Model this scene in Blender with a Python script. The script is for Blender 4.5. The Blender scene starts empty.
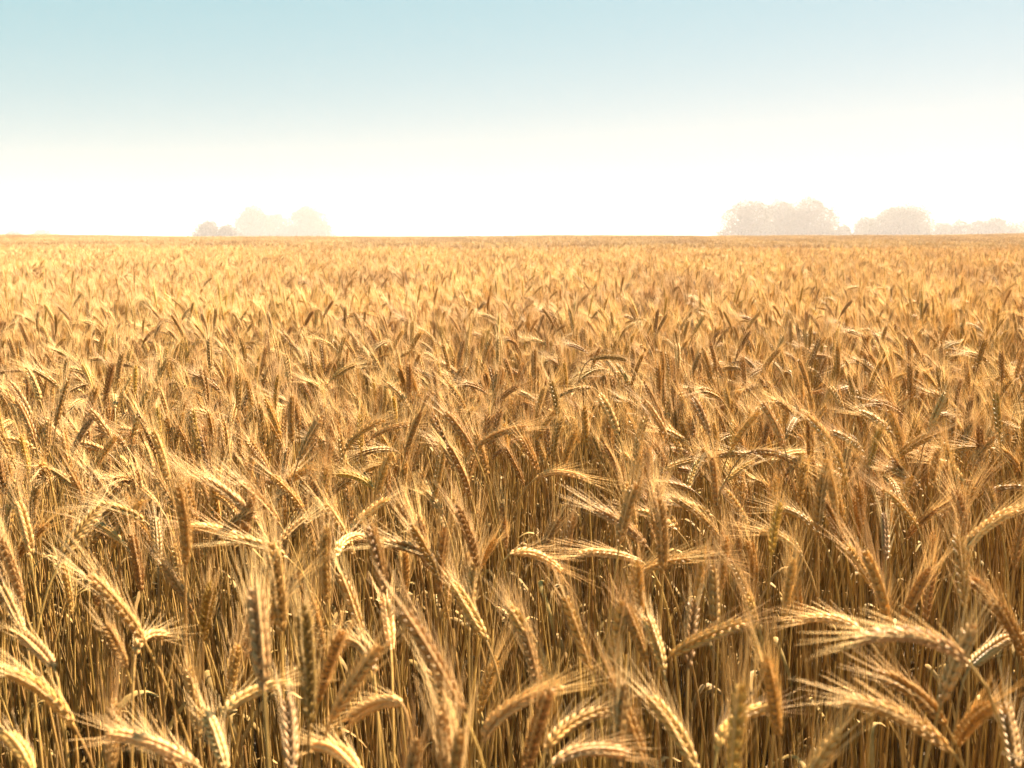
import bpy, math, random
import numpy as np

random.seed(7)
rng = np.random.default_rng(11)
R = math.radians
S = bpy.context.scene
COL = S.collection

# ------------------------------------------------------------------ camera
CAM_Z, F_PX, HOR = 1.30, 1000.0, 148.0
PITCH = math.atan2(HOR, F_PX)
cam_d = bpy.data.cameras.new('camera')
cam = bpy.data.objects.new('camera', cam_d)
COL.objects.link(cam)
cam.location = (0, 0, CAM_Z)
cam.rotation_euler = (math.pi / 2 - PITCH, 0, 0)
cam_d.sensor_width = 36.0
cam_d.lens = 36.0 * F_PX / 1024
cam_d.clip_start, cam_d.clip_end = 0.02, 6000
cam_d.dof.use_dof = True
cam_d.dof.focus_distance = 2.7
cam_d.dof.aperture_fstop = 8.5
S.camera = cam

# ------------------------------------------------------------------ sky and sun
SUN_EL, SUN_AZ = 43.0, 46.0            # azimuth measured clockwise from the view direction
w = bpy.data.worlds.new('World')
S.world = w
w.use_nodes = True
nt = w.node_tree
bg = nt.nodes['Background']
sky = nt.nodes.new('ShaderNodeTexSky')
sky.sky_type = 'NISHITA'
sky.sun_disc = False
sky.sun_elevation = R(SUN_EL)
sky.sun_rotation = R(SUN_AZ)
sky.air_density, sky.dust_density, sky.ozone_density = 1.35, .1, 1.4
sky_dim = nt.nodes.new('ShaderNodeMix')       # dims the sky light, most in green and blue
sky_dim.data_type, sky_dim.blend_type = 'RGBA', 'MULTIPLY'
sky_dim.inputs[0].default_value = 1.0
sky_dim.inputs[7].default_value = (.265, .10, .085, 1)
nt.links.new(sky.outputs[0], sky_dim.inputs[6])
veil = nt.nodes.new('ShaderNodeMix')     # even pale turquoise added to the sky colour
veil.data_type, veil.blend_type = 'RGBA', 'ADD'
veil.inputs[0].default_value = 1.0
veil.inputs[7].default_value = (.27, 1.53, 1.70, 1)
nt.links.new(sky_dim.outputs[2], veil.inputs[6])
nt.links.new(veil.outputs[2], bg.inputs[0])
bg.inputs[1].default_value = 0.05
sd = bpy.data.lights.new('sun', 'SUN')
sun = bpy.data.objects.new('sun', sd)
COL.objects.link(sun)
sun.rotation_euler = (R(90 - SUN_EL), 0, R(180 - SUN_AZ))
sd.energy, sd.angle, sd.color = 5.0, R(0.6), (1.0, 0.86, 0.63)

vs = S.view_settings
vs.view_transform, vs.look, vs.gamma, vs.exposure = "Standard", "None", 1.0, 2.65
vs.use_curve_mapping = False
S.render.engine = 'CYCLES'
cy = S.cycles
cy.max_bounces, cy.diffuse_bounces, cy.glossy_bounces, cy.transmission_bounces = 4, 1, 1, 2
cy.volume_bounces, cy.transparent_max_bounces = 1, 4
cy.caustics_reflective = cy.caustics_refractive = False
cy.use_denoising = True
cy.use_adaptive_sampling = True
cy.adaptive_threshold = 0.01


# ------------------------------------------------------------------ helpers
def mesh_from(name, V, T, mat, tint=None, smooth=True):
    V = np.asarray(V, np.float32)
    T = np.asarray(T, np.int32)
    me = bpy.data.meshes.new(name)
    me.vertices.add(len(V))
    me.vertices.foreach_set('co', V.ravel())
    me.loops.add(len(T) * 3)
    me.loops.foreach_set('vertex_index', T.ravel())
    me.polygons.add(len(T))
    me.polygons.foreach_set('loop_start', np.arange(0, len(T) * 3, 3, dtype=np.int32))
    me.polygons.foreach_set('use_smooth', np.full(len(T), smooth, bool))
    if tint is not None:
        a = me.attributes.new('tint', 'FLOAT_COLOR', 'POINT')
        c = np.ones((len(V), 4), np.float32)
        c[:, :3] = tint
        a.data.foreach_set('color', c.ravel())
    me.materials.append(mat)
    me.update(calc_edges=True)
    me.validate()
    return me


class Geo:
    """Triangles with a tint per vertex."""
    def __init__(self):
        self.V, self.T, self.C, self.n = [], [], [], 0

    def add(self, V, T, c=(1, 1, 1)):
        V = np.asarray(V, float)
        self.V.append(V)
        self.T.append(np.asarray(T, int) + self.n)
        C = np.empty((len(V), 3))
        C[:] = c
        self.C.append(C)
        self.n += len(V)

    def get(self):
        if not self.V:
            return np.zeros((0, 3)), np.zeros((0, 3), int), np.zeros((0, 3))
        return np.concatenate(self.V), np.concatenate(self.T), np.concatenate(self.C)

    def extend(self, o, M=None, t=(0, 0, 0), c=1.0):
        V, T, C = o if isinstance(o, tuple) else o.get()
        if not len(V):
            return
        self.add(V @ np.asarray(M).T + t if M is not None else V + t, T, C * c)

    def mesh(self, name, mat, smooth=True):
        V, T, C = self.get()
        return mesh_from(name, V, T, mat, C, smooth)


def unit(v):
    v = np.asarray(v, float)
    return v / (np.linalg.norm(v, axis=-1, keepdims=True) + 1e-12)


def frames(P):
    """Tangents and a rotation-minimising normal along a path."""
    P = np.asarray(P, float)
    T = unit(np.gradient(P, axis=0))
    n = np.cross(T[0], (0.31, 0.87, 0.2))
    if np.linalg.norm(n) < .1:
        n = np.cross(T[0], (1, 0, 0))
    N = [unit(n)]
    for i in range(1, len(P)):
        q = N[-1] - T[i] * np.dot(N[-1], T[i])
        N.append(unit(q))
    N = np.array(N)
    return T, N, np.cross(T, N)


def ring_tris(rows, k):
    i, j = np.meshgrid(np.arange(rows - 1), np.arange(k), indexing='ij')
    a = i * k + j
    b = i * k + (j + 1) % k
    c, d = a + k, b + k
    return np.concatenate([np.stack([a, b, d], -1).reshape(-1, 3), np.stack([a, d, c], -1).reshape(-1, 3)])


def tube(g, P, rad, k=5, c=(1, 1, 1)):
    P = np.asarray(P, float)
    _, N, B = frames(P)
    a = np.arange(k) * 2 * math.pi / k
    rad = np.broadcast_to(rad, len(P))
    V = P[:, None] + rad[:, None, None] * (np.cos(a)[None, :, None] * N[:, None] + np.sin(a)[None, :, None] * B[:, None])
    cc = np.asarray(c, float)
    if cc.ndim == 2:
        cc = np.repeat(cc, k, axis=0)
    g.add(V.reshape(-1, 3), ring_tris(len(P), k), cc)


def spindle_template(k, prof):
    a = np.arange(k) * 2 * math.pi / k
    V = [np.stack([r * np.cos(a), r * np.sin(a), np.full(k, z)], -1) for z, r in prof]
    return np.concatenate(V), ring_tris(len(prof), k)


SP_HI = spindle_template(6, [(0, .02), (.12, .30), (.35, .5), (.62, .42), (.85, .2), (1, .02)])
SP_MID = spindle_template(4, [(0, .05), (.35, .5), (.7, .36), (1, .03)])


def bez(a, c, b, t):
    t = t[:, None]
    return (1 - t) ** 2 * a + 2 * t * (1 - t) * c + t * t * b


def hermite(p0, m0, p1, m1, t):
    t = t[:, None]
    return (2 * t ** 3 - 3 * t ** 2 + 1) * p0 + (t ** 3 - 2 * t ** 2 + t) * m0 + (-2 * t ** 3 + 3 * t ** 2) * p1 + (t ** 3 - t ** 2) * m1


# ------------------------------------------------------------------ the wheat stalk, piece by piece
EAR_TINT = np.array((1.0, 1.0, 1.0))


def make_ear(rs, a, c, b, width=.0125, roll=0., hi=True, awn_len=.074, awn_n=2, spread=1.0, tint=1.0, awn_tint=1.0, awn_r=.00038, awn_seg=4):
    """Bearded ear along the Bezier a-c-b: overlapping florets in two ranks on a rachis, each with its awn. Two Geos: ear, awns."""
    a, c, b = (np.asarray(q, float) for q in (a, c, b))
    t = np.linspace(0, 1, 24)
    P = bez(a, c, b, t)
    L = np.linalg.norm(np.diff(P, axis=0), axis=1).sum()
    T, N, B = frames(P)
    g, h = Geo(), Geo()
    n = max(10, int(round(L / .0043)))
    tube(g, P[::3], np.linspace(.0016, .0008, len(P[::3])), 4, np.full(3, .8 * tint))
    TV, TT = SP_HI if hi else SP_MID
    cr, sr = math.cos(roll), math.sin(roll)
    for i in range(n):
        s = (i + .3) / n
        x = s * 23
        i0 = min(int(x), 22)
        f = x - i0
        p = P[i0] * (1 - f) + P[i0 + 1] * f
        tg = unit(T[i0] * (1 - f) + T[i0 + 1] * f)
        nn = N[i0]
        bb = np.cross(tg, nn)
        u = cr * nn + sr * bb            # the plane of the two ranks
        v = np.cross(tg, u)
        side = 1 if i % 2 else -1
        env = min(1.0, .62 + 2.2 * s) * min(1.0, .5 + 2.6 * (1 - s))
        ln = .0118 * env * (width / .0125) * rs.uniform(.92, 1.08)
        wd = .0050 * env * (width / .0125)
        for q in ((-1, 1, 0) if hi else (-1, 1)):
            out = unit(u * side * (.75 if q else 1.1) + v * q * .75)
            d = unit(tg + out * (rs.uniform(.30, .42) if q else .5))
            x1 = unit(np.cross(d, v if q == 0 else u))
            y1 = np.cross(d, x1)
            o = p + out * width * .17 * env
            V = o + ln * TV[:, 2:3] * d + wd * (TV[:, 0:1] * x1 + TV[:, 1:2] * y1 * .82)
            k = tint * rs.uniform(.86, 1.12)
            # the pale husk tip of each floret
            cc = k * (1 + .22 * np.clip(TV[:, 2:3] - .55, 0, 1)) * np.array((1, 1, 1))
            g.add(V, TT, cc)
            if q and (awn_n >= 2 or (i + (q > 0)) % 2 == 0):
                tip = o + ln * .92 * d
                al = awn_len * rs.uniform(.75, 1.15) * (.75 + .35 * min(1, 2 * s))
                w1 = unit(tg + out * rs.uniform(.06, .34) * spread + rs.normal(0, .035, 3))
                w2 = unit(w1 + out * rs.uniform(-.10, .22) * spread + rs.normal(0, .03, 3))
                tt = np.linspace(0, 1, awn_seg + 1)
                A = hermite(tip, w1 * al, tip + unit(w1 + w2) * al, w2 * al, tt)
                tube(h, A, np.linspace(awn_r, awn_r * .3, awn_seg + 1), 3, np.full(3, awn_tint * rs.uniform(.85, 1.15)))
    return g, h


def make_stem(rs, g0, base, tang, seg=16, k=5, r=.0017, tint=1.0, curl=.11):
    g = Geo()
    h = base[2] - g0[2]
    P = hermite(np.asarray(g0, float), np.array((rs.normal(0, .06), rs.normal(0, .06), h * 1.15)), np.asarray(base, float), np.asarray(tang) * (curl + .38 * max(0, tang[2])), np.linspace(0, 1, seg))
    rad = np.linspace(r * 1.25, r * .75, seg)
    tube(g, P, rad, k, np.full((seg, 3), tint))
    return g, P


def make_leaf(rs, p, az, L=.17, wd=.008, tint=1.0, seg=9, droop=1.0):
    """Dry ribbon leaf, folded along its midrib, arching from the stem and twisting."""
    g = Geo()
    d = np.array((math.cos(az), math.sin(az), 0))
    t = np.linspace(0, 1, seg)
    up = rs.uniform(.5, 1.0)
    P = p + np.outer(L * .62 * t, d) + np.outer(L * (up * t - (up + .55 * droop) * t ** 2 * 1.1), (0, 0, 1))
    P += np.outer(np.sin(t * rs.uniform(3, 6)) * .012, np.cross(d, (0, 0, 1)))
    T, N, B = frames(P)
    tw = rs.uniform(-1, 1) * 2.2 * t + rs.uniform(-.3, .3)
    side = np.cos(tw)[:, None] * unit(np.cross(T, (0, 0, 1.0))) + np.sin(tw)[:, None] * np.cross(T, unit(np.cross(T, (0, 0, 1.0))))
    nrm = np.cross(T, side)
    wv = wd * .5 * np.sin(np.clip(t * .86 + .14, 0, 1) * math.pi) ** .6 + .0003
    rows = np.stack([P + side * wv[:, None] + nrm * wv[:, None] * .35, P, P - side * wv[:, None] + nrm * wv[:, None] * .35], 1)
    i, j = np.meshgrid(np.arange(seg - 1), np.arange(2), indexing='ij')
    a = (i * 3 + j).ravel()
    F = np.concatenate([np.stack([a, a + 1, a + 4], -1), np.stack([a, a + 4, a + 3], -1)])
    g.add(rows.reshape(-1, 3), F, np.full(3, tint))
    return g


# ------------------------------------------------------------------ materials
def straw(name, base, rough=.45, trans=.3, spec=.5, streak=60., dark=.75):
    m = bpy.data.materials.new(name)
    m.use_nodes = True
    n, l = m.node_tree.nodes, m.node_tree.links
    p = n['Principled BSDF']
    out = n['Material Output']
    at = n.new('ShaderNodeAttribute')
    at.attribute_name = 'tint'
    tc = n.new('ShaderNodeTexCoord')
    mp = n.new('ShaderNodeMapping')
    mp.inputs['Scale'].default_value = (streak * 5, streak * 5, streak)
    nz = n.new('ShaderNodeTexNoise')
    nz.inputs['Scale'].default_value = 1.0
    nz.inputs['Detail'].default_value = 2
    oi = n.new('ShaderNodeObjectInfo')
    rp = n.new('ShaderNodeValToRGB')
    rp.color_ramp.elements[0].position, rp.color_ramp.elements[1].position = .3, .7
    rp.color_ramp.elements[0].color = tuple(b * dark for b in base) + (1,)
    rp.color_ramp.elements[1].color = tuple(base) + (1,)
    # hue and value drift from plant to plant
    hs = n.new('ShaderNodeHueSaturation')
    mr = n.new('ShaderNodeMapRange')
    mr.inputs[3].default_value, mr.inputs[4].default_value = .8, 1.15
    mr2 = n.new('ShaderNodeMapRange')
    mr2.inputs[3].default_value, mr2.inputs[4].default_value = .492, .508
    mu = n.new('ShaderNodeMix')
    mu.data_type, mu.blend_type = 'RGBA', 'MULTIPLY'
    mu.inputs[0].default_value = 1.0
    l.new(tc.outputs['Object'], mp.inputs[0])
    l.new(mp.outputs[0], nz.inputs['Vector'])
    l.new(nz.outputs[0], rp.inputs[0])
    l.new(rp.outputs[0], hs.inputs['Color'])
    l.new(oi.outputs['Random'], mr.inputs[0])
    l.new(oi.outputs['Random'], mr2.inputs[0])
    l.new(mr.outputs[0], hs.inputs['Value'])
    l.new(mr2.outputs[0], hs.inputs['Hue'])
    l.new(hs.outputs[0], mu.inputs[6])
    l.new(at.outputs['Color'], mu.inputs[7])
    l.new(mu.outputs[2], p.inputs['Base Color'])
    p.inputs['Roughness'].default_value = rough
    p.inputs['Specular IOR Level'].default_value = spec
    tr = n.new('ShaderNodeBsdfTranslucent')
    l.new(mu.outputs[2], tr.inputs['Color'])
    mx = n.new('ShaderNodeMixShader')
    mx.inputs[0].default_value = trans
    l.new(p.outputs[0], mx.inputs[1])
    l.new(tr.outputs[0], mx.inputs[2])
    l.new(mx.outputs[0], out.inputs['Surface'])
    return m


M_EAR = straw('ripe_husk', (.70, .39, .122), .45, .3, .35, 40)
M_AWN = straw('awn', (.90, .62, .315), .5, .42, .2, 8, .9)
M_STEM = straw('straw_stem', (.46, .26, .078), .45, .03, .25, 25, .6)
M_OLD_SHADE = straw('weathered_gap_shade', (.27, .16, .055), .7, .05, .1, 30, .6)  # weathered leaf colour, also paints the gap shade onto low stems
M_LEAF = straw('dry_leaf', (.38, .235, .085), .6, .12, .1, 30, .65)


def soil_material():
    m = bpy.data.materials.new('soil')
    m.use_nodes = True
    n, l = m.node_tree.nodes, m.node_tree.links
    p = n['Principled BSDF']
    tc = n.new('ShaderNodeTexCoord')
    a, b = n.new('ShaderNodeTexNoise'), n.new('ShaderNodeTexNoise')
    a.inputs['Scale'].default_value, a.inputs['Detail'].default_value = 9, 8
    b.inputs['Scale'].default_value, b.inputs['Detail'].default_value = .15, 4
    rp, rq = n.new('ShaderNodeValToRGB'), n.new('ShaderNodeValToRGB')
    rp.color_ramp.elements[0].color, rp.color_ramp.elements[1].color = (.05, .033, .02, 1), (.17, .11, .06, 1)
    rq.color_ramp.elements[0].color, rq.color_ramp.elements[1].color = (.75, .75, .75, 1), (1, 1, 1, 1)
    mu = n.new('ShaderNodeMix')
    mu.data_type, mu.blend_type = 'RGBA', 'MULTIPLY'
    mu.inputs[0].default_value = 1
    bp = n.new('ShaderNodeBump')
    bp.inputs['Strength'].default_value = .6
    l.new(tc.outputs['Object'], a.inputs['Vector'])
    l.new(tc.outputs['Object'], b.inputs['Vector'])
    l.new(a.outputs[0], rp.inputs[0])
    l.new(b.outputs[0], rq.inputs[0])
    l.new(rp.outputs[0], mu.inputs[6])
    l.new(rq.outputs[0], mu.inputs[7])
    l.new(mu.outputs[2], p.inputs['Base Color'])
    l.new(a.outputs[0], bp.inputs['Height'])
    l.new(bp.outputs[0], p.inputs['Normal'])
    p.inputs['Roughness'].default_value = .95
    return m


# ------------------------------------------------------------------ terrain
FIELD_END = 180.0


def sst(a, b, x):
    t = np.clip((np.asarray(x, float) - a) / (b - a), 0, 1)
    return t * t * (3 - 2 * t)


def zt(x, y):
    x, y = np.asarray(x, float), np.asarray(y, float)
    z = sst(18, 92, y) * (.23 + np.clip(.18 * ((x + 8) / 48) ** 2, 0, .45) + .05 * np.sin(x / 9 + 1) + .03 * np.sin(x / 3.7))
    return z - 1.3 * sst(90, 200, y) - 5.0 * sst(FIELD_END - 4, FIELD_END + 90, y)


def ground():
    e = np.concatenate([np.arange(0, 12, .5), np.geomspace(12, 1500, 60)])
    ys = np.concatenate([-e[:0:-1], e])
    ys = np.unique(np.concatenate([ys, np.arange(200, 380, 8)]))
    xs = np.concatenate([-e[:0:-1], e])
    X, Y = np.meshgrid(xs, ys)
    Z = zt(X, Y) + .012 * np.sin(X * 7.3) * np.sin(Y * 6.1)
    V = np.stack([X, Y, Z], -1).reshape(-1, 3)
    nx = len(xs)
    i, j = np.meshgrid(np.arange(len(ys) - 1), np.arange(nx - 1), indexing='ij')
    a = (i * nx + j).ravel()
    T = np.concatenate([np.stack([a, a + 1, a + nx + 1], -1), np.stack([a, a + nx + 1, a + nx], -1)])
    o = bpy.data.objects.new('ground', mesh_from('ground', V, T, soil_material()))
    o['kind'] = 'structure'
    o['label'] = 'brown soil of the field under the wheat'
    COL.objects.link(o)


ground()

# ------------------------------------------------------------------ haze
def haze():
    me = bpy.data.meshes.new('haze')
    x, y0, y1, z0, z1 = 1600, -1600, 1600, -7.0, 20.0
    v = [(-x, y0, z0), (x, y0, z0), (x, y1, z0), (-x, y1, z0), (-x, y0, z1), (x, y0, z1), (x, y1, z1), (-x, y1, z1)]
    f = [(3, 2, 1, 0), (4, 5, 6, 7), (0, 1, 5, 4), (1, 2, 6, 5), (2, 3, 7, 6), (3, 0, 4, 7)]
    me.from_pydata(v, [], f)
    m = bpy.data.materials.new('morning_haze')
    m.use_nodes = True
    n, l = m.node_tree.nodes, m.node_tree.links
    n.remove(n['Principled BSDF'])
    p = n.new('ShaderNodeVolumePrincipled')
    p.inputs['Color'].default_value = (.98, .92, .97, 1)
    p.inputs['Density'].default_value = HAZE
    p.inputs['Anisotropy'].default_value = .1
    l.new(p.outputs[0], n['Material Output'].inputs['Volume'])
    me.materials.append(m)
    o = bpy.data.objects.new('haze', me)
    o['kind'] = 'stuff'
    o['label'] = 'pale morning haze over the field and trees'
    COL.objects.link(o)


HAZE = 0.00068
haze()


# ------------------------------------------------------------------ distant trees
def leaf_material(name, base):
    m = bpy.data.materials.new(name)
    m.use_nodes = True
    n, l = m.node_tree.nodes, m.node_tree.links
    p = n['Principled BSDF']
    at = n.new('ShaderNodeAttribute')
    at.attribute_name = 'tint'
    mu = n.new('ShaderNodeMix')
    mu.data_type, mu.blend_type = 'RGBA', 'MULTIPLY'
    mu.inputs[0].default_value = 1
    mu.inputs[6].default_value = base + (1,)
    l.new(at.outputs['Color'], mu.inputs[7])
    l.new(mu.outputs[2], p.inputs['Base Color'])
    p.inputs['Roughness'].default_value = .8
    p.inputs['Specular IOR Level'].default_value = .1
    tr = n.new('ShaderNodeBsdfTranslucent')
    l.new(mu.outputs[2], tr.inputs['Color'])
    mx = n.new('ShaderNodeMixShader')
    mx.inputs[0].default_value = .2
    l.new(p.outputs[0], mx.inputs[1])
    l.new(tr.outputs[0], mx.inputs[2])
    l.new(mx.outputs[0], n['Material Output'].inputs['Surface'])
    return m


M_CROWN = leaf_material('tree_leaves', (.055, .055, .025))
M_BARK = straw('bark', (.13, .09, .06), .9, 0.0, .2, 2)


def tree(px0, px1, top, D, label, group, lumps=7, seed=0, flat=.75, leafn=5200):
    """A broadleaf tree whose crown spans px0..px1 of the photo, D metres off: trunk with limbs, crown of leaf sprays."""
    rs = np.random.default_rng(seed)
    X = ((px0 + px1) / 2 - 512) / F_PX * D
    W = (px1 - px0) / F_PX * D
    zg = float(zt(X, D))
    H = CAM_Z + (236 - top) / F_PX * D - zg
    root = bpy.data.objects.new('tree', None)
    root.location = (X, D, zg)
    root['label'], root['category'], root['group'] = label, 'tree', group
    COL.objects.link(root)
    g = Geo()
    r = .022 * H + .08
    tr = np.array([(0, 0, -.3), (.02 * H, 0, .12 * H), (-.01 * H, .01 * H, .3 * H), (.02 * H, 0, .62 * H)])
    tube(g, tr, np.array((1.35, 1, .8, .35)) * r, 8)
    # overlapping lobes of foliage
    C = []
    for i in range(lumps):
        u = (i + .5) / lumps * 2 - 1
        u += rs.normal(0, .12)
        hh = math.sqrt(max(.08, 1 - .72 * u * u))
        rr = W * rs.uniform(.23, .31)
        C.append((u * W * .34, rs.uniform(-.28, .28) * W, max(H * .32, (H * hh - rr * flat) * rs.uniform(.86, 1.0)), rr))
    C.append((0, 0, H - W * .24 * flat, W * .24))
    C += [(0, 0, H * .45, W * .40), (-W * .2, 0, H * .25, W * .26), (W * .2, 0, H * .25, W * .26)]
    for i in range(max(6, lumps)):
        C.append((rs.uniform(-.33, .33) * W, rs.uniform(-.3, .3) * W, H * rs.uniform(.1, .45), W * rs.uniform(.22, .3)))
    for cx, cyy, cz, rr in C:
        tube(g, np.array([(0, 0, .28 * H), (cx * .4, cyy * .4, (.28 * H + cz) * .52), (cx, cyy, cz)]), np.array((.35, .22, .05)) * r, 5)
    o = bpy.data.objects.new('trunk', g.mesh('trunk', M_BARK))
    o.parent = root
    COL.objects.link(o)
    g = Geo()
    ls = max(.28, D / 1000.0 * .75)
    per = leafn * 5 // len(C)
    P, Q = [], []
    for cx, cyy, cz, rr in C:
        n3 = unit(rs.normal(0, 1, (per, 3)))
        rad = rr * (rs.uniform(.2, 1.0, per) ** .4) * (1 + .2 * np.sin(5 * n3[:, 0] + cx) * np.cos(4 * n3[:, 2] + cz) + .1 * np.sin(11 * n3[:, 0] + 2 * cz) * np.sin(9 * n3[:, 2] + cx))
        P.append(np.array((cx, cyy, cz)) + n3 * rad[:, None] * np.array((1, 1, flat)))
        Q.append(np.full(per, rs.uniform(.88, 1.1)))
    P, Q = np.concatenate(P), np.concatenate(Q)
    keep = P[:, 2] > .02 * H
    P, Q = P[keep], Q[keep]
    a1 = unit(rs.normal(0, 1, P.shape))
    a2 = unit(np.cross(a1, rs.normal(0, 1, P.shape)))
    sz = ls * rs.uniform(.5, 1.3, (len(P), 1))
    V = np.stack([P - a1 * sz, P + a2 * sz * .6, P + a1 * sz, P - a2 * sz * .6], 1).reshape(-1, 3)
    k = np.arange(len(P)) * 4
    T = np.concatenate([np.stack([k, k + 1, k + 2], -1), np.stack([k, k + 2, k + 3], -1)])
    g.add(V, T, np.repeat(Q[:, None] * rs.uniform(.8, 1.2, (len(P), 1)), 4, axis=0) * np.ones(3))
    o = bpy.data.objects.new('crown', g.mesh('crown', M_CROWN, False))
    o.parent = root
    COL.objects.link(o)


GA, GB, GC, GD, GE = ('trees in the tall clump on the horizon', 'trees beside the round-crowned tree', 'trees in the low line on the horizon',
                      'small dark trees at the field edge', 'faint trees deep in the haze')
tree(714, 780, 199.5, 430, 'broad hazy tree at the end of the tall clump above the field', GA, 8, 1)
tree(750, 804, 200.5, 445, 'hazy tree in the middle of the tall clump, lower than its neighbours', GA, 6, 2)
tree(778, 838, 198, 430, 'tallest hazy tree of the tall clump, its ragged crown by the open gap', GA, 8, 3)
tree(826, 854, 225, 430, 'low bush filling the gap between tall clump and round-crowned tree', GB, 4, 4, leafn=2500)
tree(842, 882, 216.5, 445, 'small hazy tree joined to the flank of the round-crowned tree', GB, 5, 5, leafn=3000)
tree(860, 932, 204.5, 425, 'single round-crowned tree, the darkest tree on the horizon', GB, 10, 6, leafn=11000)
tree(922, 954, 222, 440, 'pale low tree next to the round-crowned tree, first of the low line', GC, 4, 7, leafn=2500)
tree(940, 970, 220, 430, 'second tree of the low line, with a small humped crown', GC, 4, 8, leafn=2500)
tree(958, 990, 220, 445, 'third tree of the low line, pale and flat-topped', GC, 4, 9, leafn=2500)
tree(972, 1010, 217, 430, 'highest tree of the low line, with a wide rounded crown', GC, 6, 10, leafn=3000)
tree(988, 1042, 218.5, 435, 'last tree of the low line, cut by the picture edge', GC, 5, 11, leafn=2500)
tree(194, 232, 220.5, 445, 'small rounded dark tree standing before the two faint trees', GD, 6, 12, leafn=3000)
tree(213, 246, 224.5, 445, 'lower bush touching the small rounded dark tree', GD, 4, 13, leafn=2200)
tree(236, 276, 206.5, 600, 'very faint tall tree with a gappy crown behind the small dark tree', GE, 8, 14)
tree(262, 296, 214, 610, 'faintest low tree between the two faint tall trees', GE, 5, 15, leafn=2500)
tree(286, 334, 206.5, 605, 'very faint wide flat-topped tree, farthest out of the faint trees', GE, 9, 16)
tree(6, 34, 230.5, 640, 'faint far hedgerow tree at the frame edge, low on the horizon', GE, 5, 17, leafn=2500)
tree(30, 64, 229.5, 650, 'faint far hedgerow tree, slightly taller one of the low pair', GE, 5, 18, leafn=2500)

# ------------------------------------------------------------------ projection (for reading positions off the photo)
FW = np.array((0, math.cos(PITCH), -math.sin(PITCH)))
UP = np.array((0, math.sin(PITCH), math.cos(PITCH)))
RT = np.array((1.0, 0, 0))
CAMP = np.array((0, 0, CAM_Z))


def ray(px, py):
    return FW + RT * (px - 512) / F_PX + UP * (384 - py) / F_PX


def at_depth(px, py, d):
    return CAMP + ray(px, py) * d


def project(p):
    q = np.asarray(p, float) - CAMP
    z = q @ FW
    return 512 + F_PX * (q @ RT) / z, 384 - F_PX * (q @ UP) / z


def depth_at_height(px, py, z):
    r = ray(px, py)
    return (z - CAM_Z) / r[2]


# ------------------------------------------------------------------ single stalks that can be told apart
GROUP = 'wheat stalks standing nearest the camera'
STALKS = []       # (screen position of the ear's middle, label, short name or None, root)


def add_parts(root, ear, awn, stem, leaf):
    for nm, me, par in (('stem', stem, root), ('ear', ear, root), ('leaf', leaf, root)):
        if me is None:
            continue
        o = bpy.data.objects.new(nm, me)
        o.parent = par
        COL.objects.link(o)
        if nm == 'ear' and awn is not None:
            q = bpy.data.objects.new('awns', awn)
            q.parent = o
            COL.objects.link(q)


def hero(bx, by, tx, ty, cx=None, cy_=None, tint=1.0, label='', short='', awn=1.0, spread=1.0, z=None, away=None, wd=1.0, hue=(1, 1, 1)):
    rs = np.random.default_rng(int(bx * 7919 + by * 104729) % 2 ** 31)
    if cx is None:
        ln = math.hypot(tx - bx, ty - by)
        nx, ny = -(ty - by) / ln, (tx - bx) / ln
        if ny > 0:
            nx, ny = -nx, -ny
        k = ln * (.10 if abs(tx - bx) > abs(ty - by) * .6 else .03)
        cx, cy_ = (bx + tx) / 2 + nx * k, (by + ty) / 2 + ny * k
    lpx = (math.hypot(cx - bx, cy_ - by) + math.hypot(tx - cx, ty - cy_) + math.hypot(tx - bx, ty - by)) / 2
    dg = depth_at_height((bx + tx) / 2, (by + ty) / 2, z or .90)
    dl = .098 * F_PX / lpx
    d = min(max(dl, dg * .80), dg * 1.08)
    if z:
        d = dg
    l3 = lpx * d / F_PX
    want = rs.uniform(.082, .096)
    dz = 0.0
    if l3 < want:
        dz = math.sqrt(want ** 2 - l3 ** 2) * .85
    sgn = away if away is not None else (1 if rs.random() < .72 else -1)
    dz *= sgn
    a, c, b = at_depth(bx, by, d), at_depth(cx, cy_, d + dz * .5), at_depth(tx, ty, d + dz)
    td = unit(c - a)
    hor = np.array((td[0], td[1], 0))
    g0 = np.array((a[0], a[1], 0)) - hor * rs.uniform(.05, .14) + rs.normal(0, .02, 3) * (1, 1, 0)
    g0[2] = float(zt(g0[0], g0[1]))
    root = bpy.data.objects.new('wheat_stalk', None)
    root.location = g0
    COL.objects.link(root)
    root['category'], root['group'] = 'wheat stalk', GROUP
    e, h = make_ear(rs, a - g0, c - g0, b - g0, width=.0126 * wd, roll=rs.uniform(0, math.pi), awn_len=(.056 if by < 600 else .042) * awn, awn_r=.00031, spread=spread, tint=tint * np.asarray(hue), awn_tint=(.6 + .4 * tint))
    st, P = make_stem(rs, np.zeros(3), a - g0, td, tint=.65 + .35 * tint)
    leaf = None
    if rs.random() < .6:
        leaf = make_leaf(rs, P[rs.integers(5, 10)], rs.uniform(0, 6.28), rs.uniform(.12, .2)).mesh('leaf', M_LEAF)
    add_parts(root, e.mesh('ear', M_EAR), h.mesh('awns', M_AWN), st.mesh('stem', M_STEM), leaf)
    root['label'] = label
    STALKS.append((((bx + tx) / 2, (by + ty) / 2), short, root))


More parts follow.
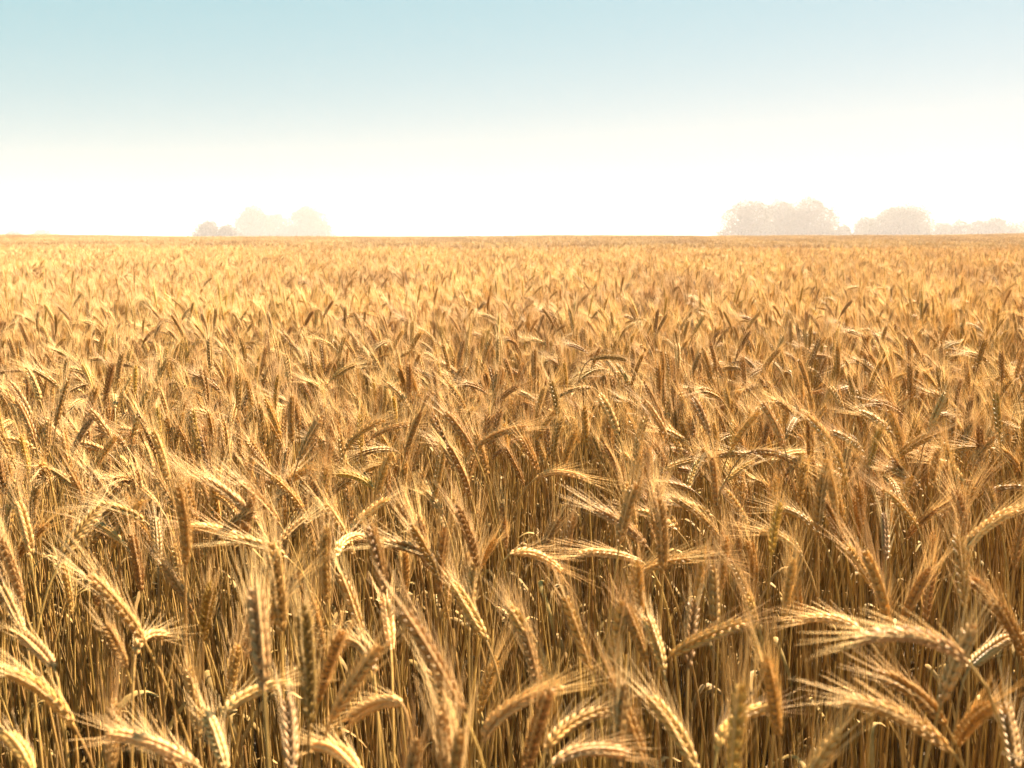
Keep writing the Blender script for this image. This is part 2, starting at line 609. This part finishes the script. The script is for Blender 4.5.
HEROES = [
    # bottom rows of the photo
    (75, 728, 8, 672, 48, 684, 1.0, 'thick golden ear arching to the picture edge above the bright tangled ear', 'thick arching edge ear'),
    (135, 656, 166, 636, 138, 630, .95, 'small ear hooked sharply over among bare stems by the olive ear', 'small hooked ear'),
    (198, 766, 112, 734, 155, 738, 1.25, 'bright pale ear with splayed tangled awns lying low near the bottom', 'bright tangled ear'),
    (203, 641, 211, 584, None, None, .72, 'short olive-brown upright ear rising over the bare dark gap', 'short olive ear'),
    (126, 668, 106, 626, None, None, .75, 'dull brown ear tilted beside the small hooked ear', 'dull tilted ear'),
    (54, 668, 20, 634, None, None, .95, 'greyish ear slanting up to the edge above the thick arching one', 'greyish slanting ear'),
    (24, 634, 3, 588, None, None, .85, 'brown ear at the very edge over the greyish slanting ear', 'brown edge ear'),
    (226, 770, 206, 712, None, None, .9, 'grey-brown leaning ear at the bottom next to the bright tangled ear', 'grey-brown bottom ear'),
    (32, 770, 2, 734, 20, 740, 1.0, 'ear tucked into the bottom corner under the thick arching ear', 'corner ear'),
    (224, 718, 290, 682, 232, 694, 1.1, 'golden ear curving over towards the big dark olive ear', 'curving golden ear'),
    (309, 724, 303, 608, None, None, .62, 'big dark olive upright ear, darkest of the lowest rows', 'big dark olive ear'),
    (318, 702, 342, 632, None, None, .95, 'beaded ear leaning away from the big dark olive ear', 'beaded ear'),
    (363, 638, 341, 574, None, None, .95, 'ear with sunlit beads along its flank, above the beaded leaning ear', 'sunlit bead ear'),
    (391, 650, 385, 598, None, None, 1.5, 'whitish upright ear with a shining tip', 'bleached white ear'),
    (374, 674, 346, 640, 370, 640, .8, 'brown crook-necked ear under the shining white ear', 'crook-necked ear'),
    (402, 704, 347, 722, 380, 694, 1.15, 'yellow ear bent over like a hook on a long thin neck', 'yellow bent ear'),
    (464, 714, 404, 610, None, None, .88, 'largest slanting brown ear, pointing up at the shining white ear', 'largest slanting ear'),
    (487, 642, 454, 584, None, None, .9, 'brown slanting ear behind the largest slanting one', 'brown slanting ear'),
    (483, 742, 562, 686, 494, 704, 1.15, 'pale ear bowing over low beside the largest slanting ear', 'pale bowing ear'),
    (291, 775, 286, 700, None, None, .8, 'blurred grey ear cut by the bottom, under the curving golden ear', 'blurred grey ear'),
    (360, 774, 316, 746, 340, 742, 1.2, 'whitish ear at the bottom below the yellow bent ear', 'whitish bottom ear'),
    (458, 752, 430, 668, None, None, .92, 'ear standing in front of the largest slanting ear', 'front slanting ear'),
    (551, 682, 511, 608, None, None, .95, 'plump ear tilted over the pale bowing ear', 'plump tilted ear'),
    (591, 674, 565, 598, None, None, .95, 'straight beaded ear tilted alongside the plump tilted ear', 'straight beaded ear'),
    (639, 622, 636, 562, None, None, .95, 'upright ear with two bright rows of beads above the grey ear', 'two-row bead ear'),
    (646, 660, 624, 604, None, None, .85, 'slim grey ear tilted below the ear with two bead rows', 'slim grey ear'),
    (664, 672, 647, 618, None, None, .95, 'ear close behind the slim grey ear, tilted the same way', 'close tilted ear'),
    (688, 668, 694, 602, None, None, .68, 'dark olive upright ear with bright edge beads, crossing a level ear', 'dark crossing ear'),
    (670, 656, 746, 622, 700, 636, 1.0, 'long ear lying nearly level behind the dark olive crossing ear', 'level crossing ear'),
    (714, 633, 713, 568, None, None, .8, 'thin brown upright ear on a straight stem by the level ear', 'thin brown ear'),
    (525, 775, 549, 690, None, None, .9, 'large blurred upright ear at the bottom beside the pale bowing ear', 'blurred upright ear'),
    (617, 778, 623, 684, None, None, .7, 'tall dull dark ear standing straight at the bottom', 'tall dull ear'),
    (545, 752, 604, 710, 560, 722, 1.0, 'golden ear bowing over just before the tall dull ear', 'golden bowing ear'),
    (697, 774, 651, 698, None, None, .95, 'large beaded ear leaning from the bottom beside the tall dull ear', 'large leaning ear'),
    (717, 752, 770, 708, 722, 714, 1.05, 'ear arched like a bow over the dark hollow', 'bow-arched ear'),
    (552, 764, 628, 754, 580, 742, 1.15, 'bright level ear right along the bottom', 'bright bottom ear'),
    (968, 662, 856, 640, 922, 622, 1.12, 'long bright ear arching level, the longest drooping ear', 'long arching ear'),
    (864, 634, 803, 620, 838, 612, 1.2, 'pale ear drooping level beyond the tip of the long arching ear', 'pale drooping ear'),
    (952, 752, 848, 700, 905, 708, 1.0, 'stout golden ear sloping low under the long arching ear', 'stout sloping ear'),
    (946, 726, 880, 674, 920, 690, .85, 'brown ear sloping between the long arching and stout ears', 'brown sloping ear'),
    (968, 670, 1010, 637, None, None, .85, 'short brown ear pointing up off the neck of the long arching ear', 'short brown ear'),
    (1028, 662, 996, 600, None, None, .78, 'dark ear leaning in from the edge over the short brown ear', 'dark leaning edge ear'),
    (779, 738, 766, 660, None, None, .95, 'grey-gold upright ear beside the dark hollow', 'hollow-side ear'),
    (958, 744, 992, 704, 968, 718, 1.0, 'small pale ear curling up behind the stout sloping ear', 'small curling ear'),
    (1016, 776, 1004, 706, None, None, .85, 'upright ear in the bottom corner beyond the stout sloping ear', 'bottom corner upright ear'),
    (1006, 622, 972, 580, None, None, .9, 'golden ear leaning above the dark leaning edge ear', 'golden upper ear'),
    # middle rows
    (86, 498, 52, 470, None, None, .75, 'dark ear with a fan of bright awns, lying over a pale stem', 'dark fan-awned ear'),
    (116, 516, 86, 468, None, None, .78, 'dark stout ear slanting beside the dark fan-awned ear', 'dark stout ear'),
    (159, 506, 124, 479, None, None, 1.0, 'ear with one shining edge, slanting above the tilted spray of awns', 'shining-edged ear'),
    (126, 546, 84, 519, None, None, .9, 'ear ending in a wide spray of bright awns over the dark gap', 'wide spray ear'),
    (256, 521, 204, 479, None, None, 1.1, 'bright-awned ear slanting above the white star-like ear', 'bright-awned ear'),
    (250, 546, 188, 527, 222, 524, 1.3, 'white star-like ear with gleaming awns spread level', 'white star ear'),
    (141, 592, 132, 535, None, None, .9, 'upright ear directly under the wide spray of awns', 'upright spray-side ear'),
    (158, 562, 155, 519, None, None, .62, 'short dark upright ear between the wide spray and white star ears', 'short dark ear'),
    (14, 562, 46, 524, None, None, .82, 'brown ear slanting inward from the edge, by a curled pale leaf', 'inward brown ear'),
    (174, 456, 183, 414, None, None, .72, 'dark upright ear high above the shining-edged ear', 'high dark ear'),
    (331, 464, 311, 424, None, None, .88, 'slanting ear at the foot of the double arched ears', 'arch-foot ear'),
    (345, 452, 384, 420, 352, 432, 1.0, 'upper of two ears arched together, pointing the same way', 'upper arched ear'),
    (370, 440, 412, 424, 384, 426, 1.1, 'paler of two ears arched together, with awns streaming out level', 'paler arched ear'),
    (378, 492, 338, 474, 362, 474, .85, 'olive ear drooping over the pale forked ears', 'olive drooping ear'),
    (350, 530, 388, 499, None, None, 1.3, 'pale ear forking up out of a bright tuft of awns', 'pale forked ear'),
    (336, 556, 362, 536, 340, 536, 1.35, 'bright tufted ear facing the viewer under the pale forked ear', 'bright tufted ear'),
    (282, 492, 316, 468, 290, 474, 1.0, 'ear arching over beneath the slanting ear of the arched pair', 'beneath-arch ear'),
    (283, 486, 288, 448, None, None, .85, 'upright brown ear behind the small arching ear', 'upright arch-side ear'),
    (434, 502, 444, 446, None, None, .9, 'tall upright ear with bright side beads in the middle rows', 'tall bead ear'),
    (476, 448, 526, 427, 496, 430, 1.05, 'smooth pale ear nodding level over a bare pale neck', 'smooth nodding ear'),
    (275, 549, 306, 519, None, None, .88, 'brown ear slanting up towards the bright tufted ear', 'brown upslant ear'),
    (416, 547, 402, 504, None, None, .85, 'greyish ear beside the pale forked ear', 'greyish middle ear'),
    (536, 478, 588, 480, 556, 466, 1.15, 'pale ear lying level above the dark central gap', 'level gap ear'),
    (638, 502, 641, 452, None, None, .95, 'plump upright ear with gleaming beads on both edges', 'plump bead ear'),
    (617, 462, 618, 426, None, None, .25, 'thin blackened ear, the only black one', 'blackened ear'),
    (719, 536, 672, 497, None, None, .85, 'brown ear slanting below the plump upright bead ear', 'slanting middle ear'),
    (720, 470, 714, 423, None, None, .85, 'brown upright ear above the small ear jutting sideways', 'upper upright ear'),
    (724, 483, 753, 462, None, None, .95, 'small ear jutting sideways and up under the upper upright ear', 'small jutting ear'),
    (686, 492, 698, 461, None, None, .85, 'short ear between the plump bead ear and the small jutting ear', 'short middle ear'),
    (510, 554, 562, 572, 536, 546, 1.2, 'bright drooping ear with a long fan of awns above the dark gap', 'long-fan ear'),
    (642, 562, 580, 553, 610, 550, 1.15, 'ear lying level, facing the long fan of awns', 'facing level ear'),
    (624, 590, 688, 558, 640, 562, 1.05, 'golden ear curling over above the upright two-row bead ear', 'curling golden ear'),
    (660, 472, 696, 460, None, None, 1.0, 'ear lying almost level beside the plump bead ear', 'level bead-side ear'),
    (846, 482, 806, 416, 834, 440, .95, 'long ear bent in a slant, longest of the upper middle rows', 'long bent ear'),
    (918, 528, 884, 490, None, None, .95, 'stout golden ear slanting beneath a smooth grey ear', 'stout upper ear'),
    (914, 496, 893, 458, None, None, .8, 'smooth grey ear above the stout golden slanting ear', 'smooth grey ear'),
    (962, 556, 1018, 508, 976, 526, 1.25, 'shining pale ear curving out towards the picture edge', 'shining edge ear'),
    (802, 556, 762, 532, 786, 532, 1.1, 'pale ear bowed over the dark row of bare stems', 'pale bowed ear'),
    (820, 536, 778, 510, 802, 510, .8, 'dark-tipped ear bowed above the pale bowed ear', 'dark-tipped ear'),
    (843, 546, 824, 500, None, None, .9, 'beaded ear standing beside the dark-tipped bowed ear', 'standing bead ear'),
    (886, 560, 884, 514, None, None, .75, 'grey upright ear under the stout golden slanting ear', 'grey upright ear'),
    (964, 484, 934, 462, 952, 462, 1.15, 'pale small ear hooked over above the shining curved ear', 'pale hooked ear'),
    (772, 462, 806, 452, 784, 452, 1.1, 'thin pale ear lying level beside the long bent ear', 'thin level ear'),
    (594, 388, 556, 398, 574, 386, .9, 'smooth ear drooping level far above the blackened ear', 'smooth drooping ear'),
    (590, 360, 626, 360, 610, 354, .55, 'small dark ear lying level, high up in the field', 'small dark level ear'),
    (140, 368, 108, 366, 124, 362, .6, 'dark ear lying level among the upper rows', 'dark level ear'),
    (73, 402, 106, 394, 86, 392, .8, 'brown ear nodding level below the dark level one', 'brown nodding ear'),
]
for H_ in HEROES:
    rs0 = random.Random(H_[0] * 31 + H_[1])
    olive = (.92, 1.02, .75) if 'olive' in H_[8] else ((1, 1.03, 1.25) if ('grey' in H_[8] or 'whit' in H_[8] or 'bleach' in H_[8]) else (1, 1, 1))
    hero(*H_[:6], tint=H_[6] if H_[6] < 1.08 else H_[6] ** 1.8, label=H_[7], short=H_[8], hue=olive if olive != (1, 1, 1) else ((1, 1.08, 1.35) if H_[6] > 1.05 else (1, 1, 1)), spread=1.5 if any(q in H_[8] for q in ('fan', 'spray ear', 'star', 'tangled', 'tuft')) else .7)  # raised tints put highlights into the colour of the bright ears


# archetypes shared by the remaining single stalks and the mass of the crop
def archetype(i, lean, h, hi=True, awn_n=2, awn_r=.00032, awn_seg=4, k=5, seg=16, leaves=1):
    """One stalk bending along +X by LEAN degrees at its ear. -> (stem, ear, awns, leaf) Geos, ear middle."""
    rs = np.random.default_rng(1000 + i)
    th = R(lean)
    L = rs.uniform(.078, .098)
    sw = .02 + .13 * math.sin(min(th, math.pi / 2)) * rs.uniform(.7, 1.2)
    a = np.array((sw, rs.normal(0, .02), h - L * .55 * math.cos(th)))
    d0 = np.array((math.sin(th * .8), rs.normal(0, .08), math.cos(th * .8)))
    d1 = np.array((math.sin(th * 1.2 + .06), rs.normal(0, .1), math.cos(th * 1.2 + .06)))
    d0, d1 = unit(d0), unit(d1)
    c = a + d0 * L * .5
    b = c + d1 * L * .5
    q = rs.random()
    hue = np.array((1, 1, 1) if q < .6 else ((.95, 1.0, 1.18) if q < .75 else ((.92, 1.0, .8) if q < .87 else (1.12, 1.17, 1.3))))
    e, w_ = make_ear(rs, a, c, b, width=rs.uniform(.0112, .0138) * (1 if hi else .88), roll=rs.uniform(0, math.pi), hi=hi, awn_len=rs.uniform(.042, .062), awn_n=awn_n, awn_r=awn_r, awn_seg=awn_seg,
                     tint=rs.uniform(.72, 1.1) * hue, spread=rs.uniform(.6, 1.15))
    st, P = make_stem(rs, np.zeros(3), a, d0, seg=seg, k=k, tint=rs.uniform(.8, 1.1))
    lf = Geo()
    for q in range(leaves):
        lf.extend(make_leaf(rs, P[rs.integers(seg * 4 // 10, seg * 7 // 10)], rs.uniform(0, 6.28), rs.uniform(.11, .19), tint=rs.uniform(.8, 1.1), seg=9 if hi else 5))
    return st, e, w_, lf, (a + b) / 2, lean


def lean_angles(n, rs):
    out = []
    for i in range(n):
        q = rs.random()
        out.append(rs.uniform(2, 18) if q < .44 else (rs.uniform(18, 44) if q < .82 else (rs.uniform(44, 80) if q < .93 else rs.uniform(80, 112))))
    return out


ARCH = [archetype(i, l, rng.uniform(.84, .95)) for i, l in enumerate(sorted(lean_angles(30, rng)))]
ARCH_ME = [(s.mesh('stem', M_STEM), e.mesh('ear', M_EAR), a.mesh('awns', M_AWN), l.mesh('leaf', M_LEAF)) for s, e, a, l, m, q in ARCH]


def lean_dir(rs):
    q = rs.random()
    if q < .5:
        return math.pi + rs.normal(0, .75)
    if q < .78:
        return rs.normal(0, .7)
    return rs.uniform(0, 2 * math.pi)


GAPS = [(105, 655, 85, 45), (170, 650, 60, 45), (560, 500, 60, 38), (585, 575, 38, 26), (800, 690, 52, 70), (740, 690, 40, 40), (230, 585, 28, 40), (395, 690, 25, 30), (880, 740, 60, 30), (60, 560, 40, 25), (480, 500, 40, 25), (820, 560, 40, 30), (650, 740, 20, 20)]


def in_gap(x, y):
    return any(((x - a) / c) ** 2 + ((y - b) / d) ** 2 < 1 for a, b, c, d in GAPS)


PROTO = []        # one thing with parts per archetype; the others are copies of it


def first_stalk(i):
    root = bpy.data.objects.new('wheat_stalk', None)
    root['category'], root['group'] = 'wheat stalk', GROUP
    COL.objects.link(root)
    add_parts(root, ARCH_ME[i][1], ARCH_ME[i][2], ARCH_ME[i][0], ARCH_ME[i][3] if i % 2 else None)
    return root


def copy_tree(o, parent=None):
    c = o.copy()
    COL.objects.link(c)
    if parent is not None:
        c.parent = parent
    for ch in list(o.children):
        copy_tree(ch, c)
    return c


N_FILL = 296 - len(HEROES)
DIRS = ['to the right of', 'below', 'to the left of', 'above']
D_IND = 1.85
rsf = np.random.default_rng(5)
seen_l, protos, cnt, tries = {}, {}, 0, 0
WORDS = ['', 'second ', 'third ', 'fourth ', 'fifth ', 'sixth ', 'seventh ', 'eighth ', 'ninth ', 'tenth ']
fills = []
while cnt < N_FILL and tries < 60000:
    tries += 1
    d = math.sqrt(rsf.uniform(.62 ** 2, D_IND ** 2))
    x = rsf.uniform(-.60, .60) * d
    i = int(rsf.integers(0, len(ARCH)))
    az, sc = lean_dir(rsf), rsf.uniform(.90, 1.05)
    M = np.array(((math.cos(az), -math.sin(az), 0), (math.sin(az), math.cos(az), 0), (0, 0, 1)))
    mid = M @ (ARCH[i][4] * sc) + (x, d, 0)
    u, v = project(mid)
    if not (-8 < u < 1032 and v < 790) or in_gap(u, v) or mid[1] < .55:
        continue
    if v > 560 and (ARCH[i][5] > 48 or rsf.random() < (.5 if v > 640 else .3)):
        continue
    # keep clear of the ears already placed in front
    e_ = .22 * (v - 236)
    if any(abs(u - q[0][0]) < e_ * .33 and abs(v - q[0][1]) < e_ * .55 for q in STALKS) and rsf.random() < .93:
        continue
    fills.append((x, d, i, az, sc, u, v))
    if i not in protos:
        protos[i] = o = first_stalk(i)
    else:
        o = copy_tree(protos[i])
    o.location, o.rotation_euler, o.scale = (x, d, 0), (0, 0, az), (sc, sc, sc)
    STALKS.append(((u, v), None, o, ARCH[i][5], az))
    cnt += 1

HS = [s for s in STALKS if s[1]]
for s in [s for s in STALKS if not s[1]]:
    (u, v), _, o, lean, az = s
    h_ = min(HS, key=lambda q: math.hypot(q[0][0] - u, (q[0][1] - v) * 1.2))
    dx, dy = u - h_[0][0], v - h_[0][1]
    k = int(((math.degrees(math.atan2(dy, dx)) + 45) % 360) // 90)
    side = 'right' if math.cos(az) > 0 else 'left'
    pose = 'upright' if lean < 16 else (f'{side}-leaning' if lean < 48 else (f'{side}-bowing' if lean < 86 else f'{side}-drooping'))
    near = 'close' if math.hypot(dx, dy) < 26 else 'further'
    base = f'{pose} golden wheat ear {near} {DIRS[k]} the {h_[1]}'
    n_ = seen_l.get(base, 0)
    seen_l[base] = n_ + 1
    o['label'] = (WORDS[n_] + base) if n_ < 10 else WORDS[9] + base
print('single stalks', len(STALKS), 'tries', tries)

# ------------------------------------------------------------------ the mass of the crop: one object, instanced pieces
KIT = bpy.data.collections.new('wheat_crop_pieces')      # not linked to the scene
kit_n = 0


def kit(g_list):
    """Join Geos with their materials into one mesh in the kit; -> its index."""
    global kit_n
    V, T, C, mi, n = [], [], [], [], 0
    mats = []
    for g, m in g_list:
        v, t, c = g.get()
        if not len(v):
            continue
        V.append(v)
        T.append(t + n)
        C.append(c)
        if m not in mats:
            mats.append(m)
        mi.append(np.full(len(t), mats.index(m), np.int32))
        n += len(v)
    me = mesh_from('wheat_piece', np.concatenate(V), np.concatenate(T), mats[0], np.concatenate(C))
    for m in mats[1:]:
        me.materials.append(m)
    me.polygons.foreach_set('material_index', np.concatenate(mi))
    o = bpy.data.objects.new('wheat_piece_%03d' % kit_n, me)
    KIT.objects.link(o)
    kit_n += 1
    return kit_n - 1


# whole stalks, full detail
K_STALK = [kit([(s, M_STEM), (e, M_EAR), (a, M_AWN), (l, M_LEAF)]) for s, e, a, l, m, q in ARCH]


def undergrowth(seed, size, n, k=4, seg=7, hmax=.80, leaf_seg=6):
    """Bare and short stems with dry leaves filling the crop below the ears."""
    rs = np.random.default_rng(seed)
    st, lf = Geo(), Geo()
    for i in range(n):
        h = hmax - .38 * rs.random() ** 1.4
        if i % 6 == 0:              # tillers of one plant stand together
            q0 = np.array((rs.uniform(-.5, .5) * size, rs.uniform(-.5, .5) * size, 0))
        p = q0 + rs.normal(0, .011, 3) * (1, 1, 0)
        ln = rs.normal(0, .045, 2)
        t = np.linspace(0, 1, seg)
        P = p + np.outer(t * h, (0, 0, 1)) + np.outer(t ** 1.6, (ln[0], ln[1], 0))
        tn = rs.uniform(.62, 1.12)
        tube(st if rs.random() < .42 else lf, P, np.linspace(.0023, .0014, seg), k, np.full((seg, 3), tn) * (1, 1, rs.uniform(.85, 1.1)))
        if rs.random() < .55:
            lf.extend(make_leaf(rs, P[rs.integers(1, seg * 2 // 3)], rs.uniform(0, 6.28), rs.uniform(.08, .2), wd=rs.uniform(.005, .009), tint=rs.uniform(.6, 1.0), seg=leaf_seg, droop=rs.uniform(.6, 1.8)))
    return st, lf


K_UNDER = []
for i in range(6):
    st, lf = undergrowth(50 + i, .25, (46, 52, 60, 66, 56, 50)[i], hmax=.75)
    K_UNDER.append(kit([(st, M_STEM), (lf, M_OLD_SHADE)]))  # stems kept in lf take the dark tone, shade put into colour

# lighter stalks gathered in patches
MID = [archetype(200 + i, l, rng.uniform(.83, .95), hi=False, awn_n=2, awn_r=.00042, awn_seg=2, k=3, seg=7, leaves=1) for i, l in enumerate(lean_angles(26, rng))]
MIDG = [[g.get() for g in a[:4]] for a in MID]


def patch(seed, size, n, under):
    rs = np.random.default_rng(seed)
    gs = [Geo() for _ in range(4)]
    for i in range(n):
        a = MIDG[rs.integers(0, len(MIDG))]
        az, sc = lean_dir(rs), rs.uniform(.88, 1.06)
        M = sc * np.array(((math.cos(az), -math.sin(az), 0), (math.sin(az), math.cos(az), 0), (0, 0, 1)))
        q = int(math.ceil(math.sqrt(n)))
        t = (((i % q + rs.uniform(0, 1)) / q - .5) * size, ((i // q + rs.uniform(0, 1)) / q - .5) * size, 0)
        tn = rs.uniform(.88, 1.1)
        for g, q in zip(gs, a):
            g.extend(q, M, t, tn)
    st, lf = undergrowth(seed + 7, size, under, 3, 4, .78, 4)
    gs[0].extend(st)
    gs[3].extend(lf)
    return kit(list(zip(gs, (M_STEM, M_EAR, M_AWN, M_LEAF))))


K_MID = [patch(300 + i, .5, 120, 60) for i in range(7)]

# far patches: each stalk a few faces
FARA = []
for i, l in enumerate(lean_angles(14, rng)):
    rs = np.random.default_rng(700 + i)
    th = R(l)
    h = rng.uniform(.83, .95)
    d = unit(np.array((math.sin(th), rs.normal(0, .1), math.cos(th))))
    a = np.array((.02 + .12 * math.sin(min(th, 1.57)), 0, h - .05 * math.cos(th)))
    st, e, w_ = Geo(), Geo(), Geo()
    tube(st, np.array([(0, 0, .1), (0, 0, h * .6), a]), np.array((.002, .0018, .0014)), 3)
    tube(e, a + np.outer((0, .03, .07, .09), d), np.array((.003, .0068, .006, .0015)), 4)
    for q in range(7):
        w1 = unit(d + rs.normal(0, .28, 3))
        tube(w_, a + np.outer((.0, 1), w1 * .065) + d * rs.uniform(.03, .09), np.array((.0013, .0006)), 3)
    FARA.append([g.get() for g in (st, e, w_)])


def far_patch(seed, size, n):
    rs = np.random.default_rng(seed)
    gs = [Geo() for _ in range(3)]
    for i in range(n):
        a = FARA[rs.integers(0, len(FARA))]
        az, sc = lean_dir(rs), rs.uniform(.86, 1.07)
        M = sc * np.array(((math.cos(az), -math.sin(az), 0), (math.sin(az), math.cos(az), 0), (0, 0, 1)))
        t = (rs.uniform(-.5, .5) * size, rs.uniform(-.5, .5) * size, 0)
        tn = rs.uniform(.62, .92)
        for g, q in zip(gs, a):
            g.extend(q, M, t, tn)
    return kit(list(zip(gs, (M_STEM, M_EAR, M_AWN))))


K_FAR = [far_patch(500 + i, 2.0, 1000) for i in range(5)]

pts, pick, rot, scl = [], [], [], []


def put(x, y, k, a, s):
    pts.append((x, y, float(zt(x, y))))
    pick.append(k)
    rot.append((0, 0, a))
    scl.append(s)


rsc = np.random.default_rng(99)
TAN = .62
D_NEAR = 4.5
# single stalks of the mass from beyond the named ones to D_NEAR, and at either side of them
n_all = int(370 * (TAN * (D_NEAR ** 2) + 1.6 * D_NEAR))
for _ in range(n_all):
    y = rsc.uniform(.3, D_NEAR)
    x = rsc.uniform(-1, 1) * (TAN * D_NEAR + .8)
    if abs(x) > TAN * y + .8:
        continue
    i = int(rsc.integers(0, len(ARCH)))
    az, sc = lean_dir(rsc), rsc.uniform(.88, 1.05)
    M = np.array(((math.cos(az), -math.sin(az)), (math.sin(az), math.cos(az))))
    m2 = M @ (ARCH[i][4][:2] * sc) + (x, y)
    u, v = project((m2[0], m2[1], ARCH[i][4][2] * sc))
    if m2[1] < .35:
        continue
    if y < D_IND + .02 and -60 < u < 1084:
        continue
    if in_gap(u, v):
        continue
    put(x, y, K_STALK[i], az, sc)
# undergrowth everywhere near
for y in np.arange(.42, D_NEAR, .25):
    for x in np.arange(-(TAN * y + .8), TAN * y + .8, .25):
        put(x + rsc.uniform(-.05, .05), y + rsc.uniform(-.05, .05), K_UNDER[rsc.integers(0, len(K_UNDER))], rsc.uniform(0, 6.28), rsc.uniform(.88, 1.05))
# half-metre patches
D_MID = 24.0
for y in np.arange(D_NEAR + .25, D_MID, .5):
    for x in np.arange(-(TAN * y + 1), TAN * y + 1, .5):
        put(x + rsc.uniform(-.06, .06), y + rsc.uniform(-.06, .06), K_MID[rsc.integers(0, len(K_MID))], rsc.normal(0, .35), rsc.uniform(.95, 1.05))
for y in np.arange(D_MID + 1, FIELD_END, 2.0):
    for x in np.arange(-(TAN * y + 2), TAN * y + 2, 2.0):
        put(x + rsc.uniform(-.2, .2), y + rsc.uniform(-.2, .2), K_FAR[rsc.integers(0, len(K_FAR))], rsc.normal(0, .3), rsc.uniform(.94, 1.06))
print('crop instances', len(pts))


def crop():
    me = bpy.data.meshes.new('wheat_crop')
    n = len(pts)
    me.vertices.add(n)
    me.vertices.foreach_set('co', np.asarray(pts, np.float32).ravel())
    me.attributes.new('pick', 'INT', 'POINT').data.foreach_set('value', np.asarray(pick, np.int32))
    me.attributes.new('rot', 'FLOAT_VECTOR', 'POINT').data.foreach_set('vector', np.asarray(rot, np.float32).ravel())
    me.attributes.new('scl', 'FLOAT', 'POINT').data.foreach_set('value', np.asarray(scl, np.float32))
    o = bpy.data.objects.new('wheat_crop', me)
    COL.objects.link(o)
    o['kind'] = 'stuff'
    o['label'] = 'mass of ripe golden bearded wheat filling the field to the horizon'
    g = bpy.data.node_groups.new('wheat_crop', 'GeometryNodeTree')
    g.interface.new_socket('Geometry', in_out='INPUT', socket_type='NodeSocketGeometry')
    g.interface.new_socket('Geometry', in_out='OUTPUT', socket_type='NodeSocketGeometry')
    N, L = g.nodes, g.links
    gi, go = N.new('NodeGroupInput'), N.new('NodeGroupOutput')
    ci = N.new('GeometryNodeCollectionInfo')
    ci.inputs['Collection'].default_value = KIT
    ci.inputs['Separate Children'].default_value = True
    ci.inputs['Reset Children'].default_value = True
    ip = N.new('GeometryNodeInstanceOnPoints')
    ip.inputs['Pick Instance'].default_value = True

    def attr(name, t):
        a = N.new('GeometryNodeInputNamedAttribute')
        a.data_type = t
        a.inputs['Name'].default_value = name
        return a.outputs['Attribute']
    er = N.new('FunctionNodeEulerToRotation')
    L.new(attr('rot', 'FLOAT_VECTOR'), er.inputs[0])
    L.new(gi.outputs[0], ip.inputs['Points'])
    L.new(ci.outputs[0], ip.inputs['Instance'])
    L.new(attr('pick', 'INT'), ip.inputs['Instance Index'])
    L.new(er.outputs[0], ip.inputs['Rotation'])
    L.new(attr('scl', 'FLOAT'), ip.inputs['Scale'])
    L.new(ip.outputs[0], go.inputs[0])
    md = o.modifiers.new('wheat_crop', 'NODES')
    md.node_group = g


crop()
